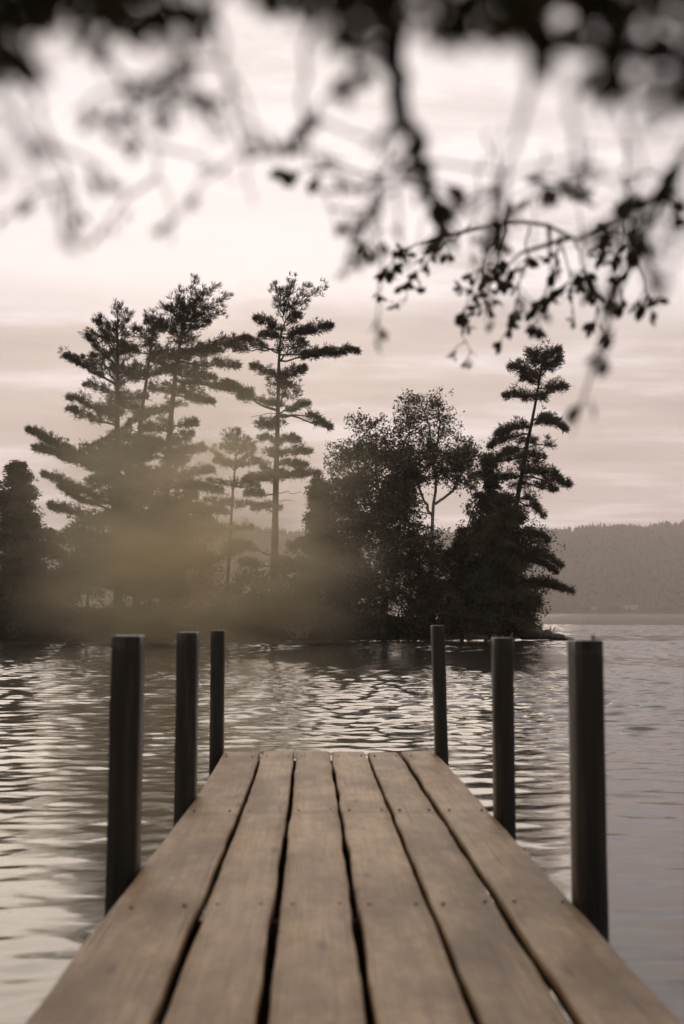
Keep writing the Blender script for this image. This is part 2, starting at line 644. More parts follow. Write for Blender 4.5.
def bez(p0, p1, p2, n):
    t = np.linspace(0, 1, n)[:, None]
    return (1 - t) ** 2 * p0 + 2 * t * (1 - t) * p1 + t * t * p2


def needle_pad(mb, pts, start, spread, lift, dens=1.0, nl=.24):
    """tufts of needles along a limb from fraction start to its tip, spread sideways in a flat pad"""
    L = np.linalg.norm(pts[-1] - pts[0])
    n = int(46 * dens * max(.4, L * (1 - start)) * max(.5, spread / .5))
    t = start + (1 - start) * R.uniform(0, 1, n) ** .8
    idx = t * (len(pts) - 1)
    i0 = np.clip(idx.astype(int), 0, len(pts) - 2)
    f = (idx - i0)[:, None]
    P = pts[i0] * (1 - f) + pts[i0 + 1] * f
    ax = unit(pts[-1] - pts[int(len(pts) * start)])
    sd_ = unit(np.cross(ax, np.array((0, 0, 1.0))))
    prof = np.sin(np.pi * np.clip((t - start) / (1 - start + 1e-6), .05, .97)) ** .6 + .15
    u = R.uniform(-1, 1, n) * prof * spread
    P = P + sd_ * u[:, None]
    P[:, 2] += np.abs(R.normal(size=n)) * lift * prof - .05 + .18 * np.abs(u) * 0
    k = 13
    cen = np.repeat(P, k, 0) + R.normal(size=(n * k, 3)) * .05
    outw = unit(ax * .8 + sd_ * (np.sign(u) * np.minimum(1, np.abs(u) / (spread + 1e-6)))[:, None] + np.array((0, 0, .45)))
    d = unit(np.repeat(outw, k, 0) + R.normal(size=(n * k, 3)) * .75)
    blades(mb, cen, d, nl * R.uniform(.6, 1.2, n * k), .035)


def interp(poly, y):
    ys = [p[1] for p in poly]
    xs = [p[0] for p in poly]
    o = np.argsort(ys)
    return float(np.interp(y, np.array(ys)[o], np.array(xs)[o]))


def ground(x, y):
    return max(-.1, island_z(x, y))


def pine(label, trunk, D, r0, limbs, rand=0, rspan=None, rlen=1.6, dens=1.0, lift=.16, group=None,
         name='pine_tree', mat=None, wisp=(), sym=.8, dead=()):
    """trunk and limb ends as read from the photo; limbs also run towards and away from the viewer"""
    bx, by = trunk[0]
    base = at(bx, by, D)
    gz = ground(base[0], D) - .15
    root = empty(name, (base[0], D, gz), label, 'pine tree' if name == 'pine_tree' else 'tree', group)
    org = (base[0], D, gz)
    P = np.array([(base[0], D, gz)] + [at(x, y, D + .15 * i) for i, (x, y) in enumerate(trunk)])
    # resample smoothly
    s = np.concatenate(([0], np.cumsum(np.linalg.norm(np.diff(P, axis=0), axis=1))))
    ss = np.linspace(0, s[-1], 26)
    pts = np.stack([np.interp(ss, s, P[:, i]) for i in range(3)], 1)
    pts[:, 1] += .08 * np.sin(ss * .9)
    rr = r0 * (1 - ss / s[-1]) ** .75 + .018
    rr[0] *= 1.25
    tb, cb = MB(), MB()
    tb.tube(pts, rr, 9)
    H = pts[-1][2]

    def on_trunk(z):
        return np.array([np.interp(z, pts[:, 2], pts[:, i]) for i in range(3)]), float(np.interp(z, pts[:, 2], rr))

    def limb(z, tip, rad_, start, spread, lft, d_, bend=.0, nl=.24):
        a, r_ = on_trunk(z)
        L = np.linalg.norm(tip - a)
        mid = (a + tip) / 2 + np.array((R.uniform(-.1, .1) * L, R.uniform(-.1, .1) * L, bend * L))
        c = bez(a, mid, tip, 9)
        c[1:-1] += R.normal(size=(7, 3)) * .025 * L ** .5
        tb.tube(c, np.linspace(min(rad_, r_ * .8), .010, 9), 5)
        if spread > 0:
            needle_pad(cb, c, start, spread, lft, d_, nl)
            for q in range(int(2 + L * 2)):
                i = int(R.integers(3, 8))
                e = c[i] + unit(np.array((R.normal(), R.normal(), .35 + .2 * R.normal()))) * (.25 + .22 * L * R.uniform())
                tb.tube(np.array([c[i], (c[i] + e) / 2 + .03, e]), [.013, .01, .006], 4)
        return c

    for lb in limbs:
        ya, tx, ty = lb[:3]
        sp = lb[3] if len(lb) > 3 else None
        ax = interp(trunk, ya)
        za = at(ax, ya, D)[2]
        dD = R.uniform(-.7, .7)
        tip = at(tx, ty, D + dD)
        L = np.linalg.norm(tip - on_trunk(za)[0])
        limb(za, tip, .02 + .018 * L, lb[4] if len(lb) > 4 else .25, sp or max(.35, .28 * L), lift, dens * 1.25,
             lb[5] if len(lb) > 5 else -.06)
        # the same whorl also sends limbs towards and away from the viewer
        for s_ in (-1, 1):
            if R.uniform() < sym:
                t2 = on_trunk(za)[0] + np.array((.35 * (tip[0] - on_trunk(za)[0][0]) * R.uniform(-.8, 1), s_ * L * R.uniform(.55, .9),
                                                 (tip[2] - za) * .7 + R.normal() * .1))
                limb(za + R.normal() * .12, t2, .02 + .015 * L, .35, max(.3, .25 * L), lift, dens * .75)
    if rspan:
        z0, z1 = at(bx, rspan[0], D)[2], at(bx, rspan[1], D)[2]
        for k in range(rand):
            u = (k + R.uniform()) / rand
            z = z0 + (z1 - z0) * u
            a = R.uniform(0, 2 * np.pi)
            L = rlen * (1 - .55 * u) * R.uniform(.6, 1.15)
            t2 = on_trunk(z)[0] + np.array((math.cos(a) * L, math.sin(a) * L, .12 * L + R.normal() * .15))
            limb(z, t2, .02 + .015 * L, .3, max(.3, .3 * L), lift, dens)
    for ya, tx, ty in wisp:      # thin upswept leaders with sparse needles
        za = at(interp(trunk, ya), ya, D)[2]
        c = limb(za, at(tx, ty, D + R.uniform(-.4, .4)), .03, 0, 0, 0, 0, .04)
        n = 46
        i = R.integers(2, 9, n)
        P2 = c[i] + R.normal(size=(n, 3)) * .13
        ax = unit(c[-1] - c[0])
        k = 9
        blades(cb, np.repeat(P2, k, 0), unit(np.tile(ax, (n * k, 1)) + R.normal(size=(n * k, 3)) * .5), .3, .028)
    for ya, tx, ty in dead:
        za = at(interp(trunk, ya), ya, D)[2]
        limb(za, at(tx, ty, D - .2), .022, 0, 0, 0, 0, .02)
    tb.build('trunk', M_BARK, root, org, True)
    cb.build('crown', mat or M_PINE, root, org)
    return root


def broadleaf(name, label, cat, trunks, D, r0, clumps, nleaf, size, mat, bark, group=None, droop=0.0, depth=1.6, cr=.5):
    """trunks: polylines; clumps: (x, y, half width px, half height px, number) ellipses in which the twigs end"""
    bx, by = trunks[0][0]
    base = at(bx, by, D)
    gz = ground(base[0], D) - .15
    org = (base[0], D, gz)
    root = empty(name, org, label, cat, group)
    tb, cb = MB(), MB()
    skel = []
    for q, tr in enumerate(trunks):
        P = [at(x, y, D + .25 * q * (1 if i else 0)) for i, (x, y) in enumerate(tr)]
        if q == 0:
            P = [np.array(org)] + P
        P = np.array(P)
        s = np.concatenate(([0], np.cumsum(np.linalg.norm(np.diff(P, axis=0), axis=1))))
        ss = np.linspace(0, s[-1], 18)
        pts = np.stack([np.interp(ss, s, P[:, i]) for i in range(3)], 1)
        pts[1:] += R.normal(size=(17, 3)) * .03
        k = r0 if q == 0 else r0 * .6
        tb.tube(pts, k * (1 - ss / s[-1]) ** .6 + .02, 8)
        skel.append(pts)
    S = np.concatenate(skel)
    cents = []
    for x, y, hw, hh, n in clumps:
        for j in range(n):
            v = R.normal(size=3)
            v = v / np.linalg.norm(v) * R.uniform(.25, 1) ** .6
            cents.append(at(x + v[0] * hw, y + v[2] * hh, D + v[1] * depth))
    cents = np.array(cents)
    allp = [S]
    for c in cents:
        A = np.concatenate(allp)
        d = np.linalg.norm(A - c - np.array((0, 0, .3 * 0)), axis=1) + np.where(A[:, 2] > c[2] - .1, 1.2, 0)
        a = A[int(np.argmin(d))]
        mid = (a + c) / 2 + np.array((0, 0, .08 * np.linalg.norm(c - a))) + R.normal(size=3) * .06
        cu = bez(a, mid, c, 6)
        L = np.linalg.norm(c - a)
        tb.tube(cu, np.linspace(.014 + .012 * L, .007, 6), 5, False)
        allp.append(cu[2:])
    n = len(cents)
    k = nleaf
    r_ = (cr * R.uniform(.6, 1.3, n))
    ns = 9
    sub = R.normal(size=(n, ns, 3)) * .52 * r_[:, None, None]
    for ci in range(n):
        for sj in range(0, ns, 2):
            tb.tube(np.array([cents[ci], cents[ci] + sub[ci, sj] * np.array((1, 1, .75))]), [.007, .004], 3, False)
    pick = R.integers(0, ns, (n, k))
    off = np.take_along_axis(sub, pick[:, :, None], 1) + R.normal(size=(n, k, 3)) * .115
    off[:, :, 2] *= .75
    off[:, :, 2] -= droop * np.abs(off[:, :, 0])
    cards(cb, (cents[:, None, :] + off).reshape(-1, 3), size, .3)
    tb.build('trunk', bark, root, org, True)
    cb.build('crown', mat, root, org)
    return root


def conifer(label, trunk, D, r0, y_top, y_bot, hw, dens, group=None, mat=None, sag=.25, bare=.0, cat='tree', name='cedar_tree', extra=()):
    """dense conical evergreen with down-swept sprays"""
    bx, by = trunk[0]
    base = at(bx, by, D)
    gz = ground(base[0], D) - .15
    org = (base[0], D, gz)
    root = empty(name, org, label, cat, group)
    P = np.array([org] + [at(x, y, D) for x, y in trunk])
    s = np.concatenate(([0], np.cumsum(np.linalg.norm(np.diff(P, axis=0), axis=1))))
    ss = np.linspace(0, s[-1], 20)
    pts = np.stack([np.interp(ss, s, P[:, i]) for i in range(3)], 1)
    tb, cb = MB(), MB()
    rr = r0 * (1 - ss / s[-1]) + .015
    tb.tube(pts, rr, 8)
    z0, z1 = at(bx, y_bot, D)[2], at(bx, y_top, D)[2]
    W = hw * D / F
    nb = int(dens * 62)
    for k in range(nb):
        u = ((k + R.uniform()) / nb) ** .85
        z = z0 + (z1 - z0) * u
        a = R.uniform(0, 2 * np.pi)
        L = W * ((1 - u) ** .75 * min(1.35, max(.22, .72 + 1.15 * mnoise.noise(Vector((1.1 * math.cos(a), 1.1 * math.sin(a), 8 * u + 3.7 * bx))))) + .06) * R.uniform(.6, 1.2)
        p0 = np.array([np.interp(z, pts[:, 2], pts[:, i]) for i in range(3)])
        tip = p0 + np.array((math.cos(a) * L, math.sin(a) * L, -sag * L + .25 * L * u))
        c = bez(p0, (p0 + tip) / 2 + np.array((0, 0, .16 * L)), tip, 8)
        tb.tube(c, np.linspace(.02 + .01 * L, .006, 8), 4, False)
        n = int(14 + 44 * L)
        t = R.uniform(.18, 1, n)
        i0 = np.clip((t * 7).astype(int), 0, 6)
        f = (t * 7 - i0)[:, None]
        Q = c[i0] * (1 - f) + c[i0 + 1] * f + R.normal(size=(n, 3)) * np.array((.17, .17, .07)) * (.5 + .45 * L)
        k_ = 6
        cen = np.repeat(Q, k_, 0) + R.normal(size=(n * k_, 3)) * .06
        ax = unit(tip - p0)
        blades(cb, cen, unit(ax + R.normal(size=(n * k_, 3)) * .8 + np.array((0, 0, -.25))), .2 * R.uniform(.6, 1.3, n * k_), .06)
    for (ya, tx, ty) in extra:
        za = at(bx, ya, D)[2]
        p0 = np.array([np.interp(za, pts[:, 2], pts[:, i]) for i in range(3)])
        tip = at(tx, ty, D - .4)
        c = bez(p0, (p0 + tip) / 2 + np.array((0, 0, .12)), tip, 9)
        tb.tube(c, np.linspace(.05, .01, 9), 5)
        needle_pad(cb, c, .4, .45, .12, 1.5, .24)
    tb.build('trunk', M_BARK, root, org, True)
    cb.build('crown', mat or M_CEDAR, root, org)
    return root


TREES = 'trees on the island'
# ---- tall pines at the left
pine('leftmost big pine, with a long flat limb reaching far to the left',
     [(118, 612), (117, 500), (117, 420), (118, 370), (117, 312)], 56.0, .22,
     [(470, 28, 430, .75, .28, -.02), (462, 34, 448, .8, .3), (474, 60, 456, .7, .2), (455, 150, 452), (415, 68, 398, .42), (424, 68, 410, .45), (428, 152, 412),
      (384, 66, 356, .5), (392, 84, 384, .4), (398, 148, 396), (365, 88, 337, .35), (350, 98, 322, .3), (372, 140, 372, .35), (352, 134, 348, .3),
      (505, 44, 474, .7), (512, 60, 486, .6), (525, 50, 505, .7), (500, 150, 492), (540, 66, 532, .7), (535, 158, 520), (560, 70, 560, .7), (560, 160, 556)],
     group=TREES, wisp=[(330, 117, 306), (335, 98, 318), (340, 88, 333), (335, 128, 316), (370, 64, 352)], rand=30, rspan=(600, 440), rlen=2.6)
pine('slim pine with short level pads standing between the two larger left pines',
     [(136, 612), (138, 500), (140, 422), (147, 378), (152, 338), (154, 322)], 58.0, .19,
     [(352, 121, 345, .45), (350, 178, 352, .4), (340, 135, 329, .4), (378, 112, 368, .6), (374, 176, 368, .45), (410, 118, 403, .5), (414, 168, 410, .5),
      (440, 112, 436, .6), (445, 178, 442, .6), (330, 165, 326, .3), (480, 105, 478, .7), (478, 176, 474, .7), (515, 108, 512, .7), (520, 184, 516, .7), (550, 110, 550, .7), (556, 190, 550, .7)],
     group=TREES, wisp=[(335, 150, 315), (335, 160, 318)], rand=26, rspan=(600, 430), rlen=2.4)
pine('tall windswept pine whose feathery top sweeps up to the right',
     [(164, 612), (166, 500), (170, 425), (176, 372), (180, 340), (186, 318), (190, 302)], 55.0, .23,
     [(345, 222, 350, .35), (350, 243, 340, .42), (360, 239, 366, .45), (366, 148, 360, .5), (378, 232, 388, .55), (372, 214, 378, .5), (395, 212, 402, .45), (390, 150, 388, .5), (425, 196, 424, .5),
      (430, 142, 428, .5), (452, 204, 448, .6), (455, 130, 458, .6), (475, 212, 470, .7), (480, 222, 492, .7), (505, 226, 512, .8), (500, 128, 500, .8),
      (530, 220, 530, .8), (540, 130, 540, .8), (560, 216, 560, .8), (335, 160, 322, .35), (330, 208, 322, .35), (322, 170, 308, .3), (318, 212, 308, .3)],
     group=TREES, wisp=[(310, 195, 281), (312, 214, 288), (318, 229, 296), (322, 222, 311), (320, 162, 306), (330, 149, 319), (312, 202, 292), (318, 182, 292), (315, 176, 298)],
     rand=30, rspan=(600, 425), rlen=2.6)
# ---- the lone tall pine with a bare trunk
pine('lone tall pine with a bare straight trunk and separate flat pads',
     [(274, 612), (275, 540), (276, 480), (278, 410), (279, 360), (281, 330), (290, 312)], 54.0, .20,
     [(352, 358, 351, .42, .3, -.05), (358, 334, 350, .35, .4), (350, 243, 338, .45, .35, -.1), (348, 226, 345, .4, .55, -.05), (330, 330, 325, .42, .2), (326, 256, 318, .42, .2), (334, 262, 334, .4, .1), (334, 306, 331, .3),
      (322, 300, 314, .4, .2), (374, 252, 366, .4, .15), (376, 305, 367, .42, .15), (378, 286, 386, .25),
      (409, 226, 382, .5, .45, -.12), (404, 240, 390, .45, .5, -.08), (412, 309, 404, .35, .3), (414, 330, 428, .42, .62, .06), (414, 318, 418, .35, .65, .06), (425, 259, 423, .25),
      (440, 262, 438, .3), (437, 297, 440, .4, .1), (450, 310, 452, .35), (462, 306, 465, .38, .1), (474, 319, 474, .42, .2), (476, 247, 478, .5, .2), (470, 256, 462, .3), (494, 246, 494, .45, .3), (506, 254, 508, .4, .3),
      (556, 234, 544, .45, .4, .04), (566, 240, 562, .45, .4)],
     group=TREES, dens=1.35, sym=.3, lift=.13, wisp=[(318, 274, 288), (316, 321, 287), (314, 293, 281), (315, 306, 288), (316, 284, 290)],
     dead=[(492, 302, 492), (500, 292, 501), (412, 250, 417), (532, 258, 532)])
# ---- young pine between
pine('slender young pine with a wispy pointed top left of the lone tall pine',
     [(226, 606), (230, 540), (233, 490), (236, 455), (237, 436)], 58.0, .09,
     [(450, 222, 446, .25), (452, 252, 446, .25), (466, 214, 462, .3), (468, 256, 460, .3), (484, 208, 480, .35), (486, 258, 486, .35), (505, 206, 500, .35), (506, 252, 504, .35),
      (530, 208, 524, .35), (528, 252, 528, .3), (556, 250, 546, .35), (560, 208, 556, .35)],
     group=TREES, dens=.8, wisp=[(455, 226, 436), (455, 246, 440), (448, 237, 430), (470, 214, 452), (470, 254, 450)])
# ---- leaning pine at the right
pine('pine leaning to the right with rounded pads, rightmost tall tree on the island',
     [(500, 612), (506, 560), (514, 516), (522, 476), (527, 446), (534, 410), (539, 382), (545, 352)], 55.0, .17,
     [(372, 510, 366, .4, .2), (366, 560, 360, .4, .15), (362, 532, 352, .4, .1), (356, 556, 350, .4, .1), (385, 567, 387, .42, .2), (382, 521, 377, .35), (392, 505, 396, .4, .15), (396, 545, 399, .3),
      (418, 566, 430, .45, .15, .16), (422, 556, 422, .45, .1, .12), (425, 500, 434, .5, .1, .06), (432, 490, 447, .5, .2, .06), (440, 554, 446, .25, .6), (445, 498, 456, .5), (452, 543, 458, .35), (455, 484, 464, .5, .3),
      (470, 555, 474, .42, .3), (476, 570, 486, .45, .4, .08), (480, 556, 490, .4, .3), (474, 492, 480, .45), (500, 543, 516, .42, .3, .06), (496, 534, 500, .35), (500, 490, 500, .45)],
     group=TREES, dens=1.35, sym=.55, lift=.2)
# ---- evergreens
conifer('broad dark evergreen at the left edge of the island', [(20, 640), (20, 560), (19, 464)], 54.5, .2, 464, 636, 62, 3.0, TREES, sag=.2)
conifer('narrow dark evergreen just right of the lone tall pine', [(314, 612), (316, 550), (319, 478)], 56.5, .14, 480, 617, 46, 2.2, TREES)
conifer('bushy dark evergreen under the leaning pine with limbs drooping over the water', [(505, 622), (506, 570), (508, 492)], 54.0, .18, 496, 618, 50, 1.7, TREES, sag=.35,
        extra=[(575, 573, 592), (540, 561, 566), (548, 556, 572), (580, 560, 588), (525, 548, 540)])
conifer('upright evergreen against the left side of the leaning pine', [(486, 618), (488, 550), (488, 456)], 57.5, .13, 452, 610, 30, 1.2, TREES)
conifer('small dark evergreen left of the bushy shore evergreen', [(462, 622), (462, 580), (463, 528)], 55.0, .1, 530, 618, 30, 1.2, TREES)
# ---- leafy trees
broadleaf('broadleaf_tree', 'lumpy thick-leaved tree at the foot of the leaning pine, low over the shore', 'tree',
          [[(508, 626), (506, 590), (500, 540)], [(506, 585), (530, 560), (540, 540)], [(507, 600), (480, 570), (468, 550)]], 54.8, .1,
          [(500, 524, 24, 16, 26), (472, 548, 16, 18, 24), (534, 546, 17, 18, 26), (505, 562, 28, 18, 36), (476, 590, 20, 20, 30), (530, 592, 17, 22, 26), (505, 608, 30, 14, 26)], 62, .125, M_LEAF, M_BARK, TREES, cr=.5)
broadleaf('broadleaf_tree', 'leafy round-topped tree with a pale trunk right of the lone tall pine', 'tree',
          [[(384, 622), (382, 560), (381, 500), (372, 440)], [(382, 540), (398, 480), (400, 440)], [(381, 520), (352, 470), (345, 450)]], 56.0, .13,
          [(368, 438, 22, 22, 26), (350, 468, 22, 28, 30), (386, 470, 26, 36, 40), (366, 505, 38, 34, 70), (372, 560, 42, 38, 80), (346, 540, 24, 40, 40), (340, 500, 18, 30, 26), (396, 520, 24, 32, 40), (402, 470, 18, 34, 26)], 95, .12, M_LEAF, M_BIRCH, TREES, cr=.6)
broadleaf('broadleaf_tree', 'airy forked birch-like tree with the sky showing through its crown', 'tree',
          [[(430, 622), (431, 570), (433, 520), (436, 480), (430, 430), (420, 398)], [(433, 520), (424, 500), (412, 470), (408, 430)], [(435, 504), (452, 492), (462, 470), (468, 446)], [(433, 470), (440, 430), (438, 400)]], 57.0, .09,
          [(411, 410, 13, 18, 20), (436, 412, 13, 18, 18), (410, 446, 26, 28, 46), (444, 450, 24, 26, 38), (467, 458, 13, 18, 24), (400, 490, 22, 28, 40), (450, 478, 20, 10, 12), (418, 470, 18, 16, 24), (404, 505, 22, 24, 30), (448, 462, 24, 18, 24), (470, 470, 14, 20, 16), (422, 545, 22, 20, 26)], 62, .115, M_LEAF, M_BIRCH, TREES, cr=.52)
broadleaf('broadleaf_tree', 'low leafy tree filling the space below the forked airy tree', 'tree',
          [[(416, 624), (418, 590), (420, 550)]], 55.5, .08,
          [(404, 550, 24, 30, 44), (438, 575, 30, 28, 50), (420, 595, 36, 20, 44)], 85, .125, M_LEAF, M_BARK, TREES, cr=.58)
broadleaf('broadleaf_tree', 'leafy tree with a rounded crown at the foot of the leftmost big pine', 'tree',
          [[(88, 618), (88, 580), (90, 550)]], 55.2, .08, [(84, 572, 34, 28, 56), (100, 540, 32, 36, 56)], 85, .125, M_LEAF, M_BARK, TREES, cr=.58)
broadleaf('broadleaf_tree', 'leafy tree at the foot of the slim pine and the windswept pine', 'tree',
          [[(150, 620), (150, 580), (152, 530)]], 54.2, .09, [(150, 565, 42, 36, 80), (150, 515, 34, 36, 56)], 85, .125, M_LEAF, M_BARK, TREES, cr=.58)
broadleaf('broadleaf_tree', 'leafy tree with a leaning stem between the windswept pine and the slender young pine', 'tree',
          [[(196, 620), (203, 560), (210, 535)]], 55.6, .07, [(194, 575, 24, 30, 46), (205, 530, 16, 20, 14), (184, 540, 22, 34, 36)], 58, .14, M_LEAF, M_BARK, TREES)
broadleaf('broadleaf_tree', 'leafy tree filling the gap between the narrow evergreen and the round-topped tree', 'tree',
          [[(340, 622), (340, 590), (338, 555)]], 58.5, .08, [(338, 570, 26, 36, 54), (352, 590, 30, 24, 40)], 80, .125, M_LEAF, M_BARK, TREES, cr=.58)
broadleaf('broadleaf_tree', 'leafy tree behind the small evergreen, close to the leaning pine', 'tree',
          [[(470, 622), (472, 580), (474, 540)]], 59.5, .08, [(470, 560, 24, 36, 54), (482, 520, 16, 34, 34)], 80, .125, M_LEAF, M_BARK, TREES, cr=.58)
broadleaf('broadleaf_tree', 'thin-leaved tree low behind the bare trunk of the lone tall pine', 'tree',
          [[(262, 622), (260, 590), (256, 565)]], 59.0, .06, [(252, 585, 26, 22, 30), (290, 575, 20, 26, 26)], 50, .14, M_LEAF, M_BARK, TREES)
broadleaf('broadleaf_tree', 'low tree between the left edge evergreen and the leftmost big pine', 'tree',
          [[(58, 624), (58, 600), (60, 580)]], 58.0, .06, [(58, 592, 20, 20, 26), (72, 575, 16, 22, 20)], 50, .14, M_LEAF, M_BARK, TREES)


def shrub(x, y, hw, hh, D, label, n=34):
    y -= 7
    hh *= 1.25
    hw *= 1.1
    broadleaf('shrub', label, 'shrub', [[(x, 638), (x + R.uniform(-4, 4), y)]], D, .035,
              [(x, y + hh * .2, hw, hh, n), (x - hw * .5, y + hh * .6, hw * .6, hh * .5, n // 3), (x + hw * .5, y + hh * .6, hw * .6, hh * .5, n // 3)],
              58, .13, M_SHRUB, M_BARK, 'shrubs along the island shore', depth=.9, cr=.45)


for args in [
    (8, 618, 20, 18, 53.9, 'shrub at the water line under the left edge evergreen'),
    (42, 624, 22, 12, 54.3, 'low shrub right of the left edge evergreen'),
    (76, 627, 20, 10, 54.0, 'low shrub at the water line under the long left limb'),
    (108, 626, 22, 12, 54.2, 'low shrub before the trunk of the leftmost big pine'),
    (140, 622, 24, 15, 53.9, 'rounded shrub before the trunk of the slim pine'),
    (172, 620, 24, 17, 53.7, 'rounded shrub before the trunk of the windswept pine'),
    (206, 612, 24, 22, 54.0, 'taller shrub under the leaning leafy stem'),
    (238, 610, 24, 24, 53.8, 'tall shrub hiding the foot of the slender young pine'),
    (262, 616, 20, 20, 53.6, 'shrub touching the left side of the bare trunk'),
    (292, 612, 24, 24, 53.9, 'dark shrub behind the fallen bare branches'),
    (326, 608, 24, 26, 53.7, 'tall dark shrub below the narrow evergreen'),
    (358, 610, 24, 26, 53.8, 'tall dark shrub left of the pale trunk'),
    (398, 612, 26, 24, 53.6, 'dark shrub right of the pale trunk'),
    (432, 612, 24, 24, 53.8, 'dark shrub before the forked airy tree'),
    (462, 612, 22, 22, 53.5, 'dark shrub below the small evergreen'),
    (490, 616, 22, 20, 53.3, 'dark shrub left of the bare rocky point'),
    (514, 622, 13, 12, 53.6, 'small grassy shrub at the root of the rocky point'),
]:
    shrub(*args)

# ---- rocks on the point
def rock(x, y, D, s, label):
    c = at(x, y, D)
    V, q = [], []
    nu, nv = 10, 7
    seed = R.uniform(0, 50)
    for j in range(nv):
        ph = math.pi * j / (nv - 1)
        for i in range(nu):
            th = 2 * math.pi * i / nu
            d = np.array((math.sin(ph) * math.cos(th), math.sin(ph) * math.sin(th), math.cos(ph)))
            k = 1 + .35 * mnoise.noise(Vector(d * 1.3) + Vector((seed, 0, 0)))
            V.append(d * k * np.array(s))
    for j in range(nv - 1):
        for i in range(nu):
            q.append((j * nu + i, (j + 1) * nu + i, (j + 1) * nu + (i + 1) % nu, j * nu + (i + 1) % nu))
    b = MB(); b.add(V, [np.array(q)])
    o = b.build('rock', M_ROCK)
    o.location = (c[0], D, max(-.02, c[2]))
    tag(o, label, 'rock', 'rocks on the island point')


rock(530, 633, 53.6, (.75, .5, .32), 'largest rock on the low point, nearest the bushy evergreen')
rock(543, 635, 54.2, (.6, .45, .24), 'middle rock along the low point')
rock(555, 637, 54.0, (.5, .4, .17), 'flat rock near the end of the low point')
rock(565, 639, 54.3, (.45, .35, .09), 'lowest rock at the very tip of the point')

# ---- fallen dead branches at the waterline
b = MB()
o0 = at(300, 638, 53.0)
for k in range(9):
    e = at(R.uniform(276, 318), R.uniform(616, 630), 52.9 + R.uniform(-.4, .4))
    s = at(300 + R.uniform(-8, 8), 638, 53.1)
    b.tube(bez(s, (s + e) / 2 + np.array((0, 0, R.uniform(-.2, .25))), e, 7), np.linspace(.045, .012, 7), 5)
tag(b.build('fallen_branch', M_DEAD), 'pale bare fallen branches at the water line below the lone tall pine', 'fallen branch')

# ---- houses on the far shore
def house(x, y, wd, label, flip=1):
    D = SHORE + 36
    c = at(x, y, D)
    z = hill_z(c[0], D)
    root = empty('lake_house', (c[0], D, z - .5), label, 'house', 'houses on the far shore')
    h, dp = 3.6, 7.0
    b = MB()
    b.add([(sx * wd / 2, sy * dp / 2, zz) for zz in (0, h + .5) for sy in (-1, 1) for sx in (-1, 1)],
          [np.array([(0, 2, 3, 1), (4, 5, 7, 6), (0, 1, 5, 4), (2, 6, 7, 3), (0, 4, 6, 2), (1, 3, 7, 5)])])
    b.build('wall', M_WALL, root)
    b = MB()
    e = .6
    b.add([(-wd / 2 - e, -dp / 2 - e, h + .3), (wd / 2 + e, -dp / 2 - e, h + .3), (wd / 2 + e, dp / 2 + e, h + .3), (-wd / 2 - e, dp / 2 + e, h + .3),
           (-wd / 2 - e, 0, h + 3), (wd / 2 + e, 0, h + 3)],
          [np.array([(0, 1, 5, 4), (2, 3, 4, 5), (0, 3, 2, 1)]), np.array([(1, 2, 5), (3, 0, 4)])])
    b.build('roof', M_ROOF, root)
    for k in (-.25, .25):
        b = MB()
        x0 = k * wd
        b.add([(x0 + sx * .8, -dp / 2 - .04 + sy * .03, 1.9 + zz * .8) for zz in (-1, 1) for sy in (-1, 1) for sx in (-1, 1)],
              [np.array([(0, 2, 3, 1), (4, 5, 7, 6), (0, 1, 5, 4), (2, 6, 7, 3), (0, 4, 6, 2), (1, 3, 7, 5)])])
        b.build('window', M_PANE, root)


house(632, 603, 15, 'widest pale house at the foot of the far ridge')
house(626, 608, 8, 'small pale house by the water left of the widest house')
house(594, 605, 7, 'tiny pale house alone on the far shore, further left')

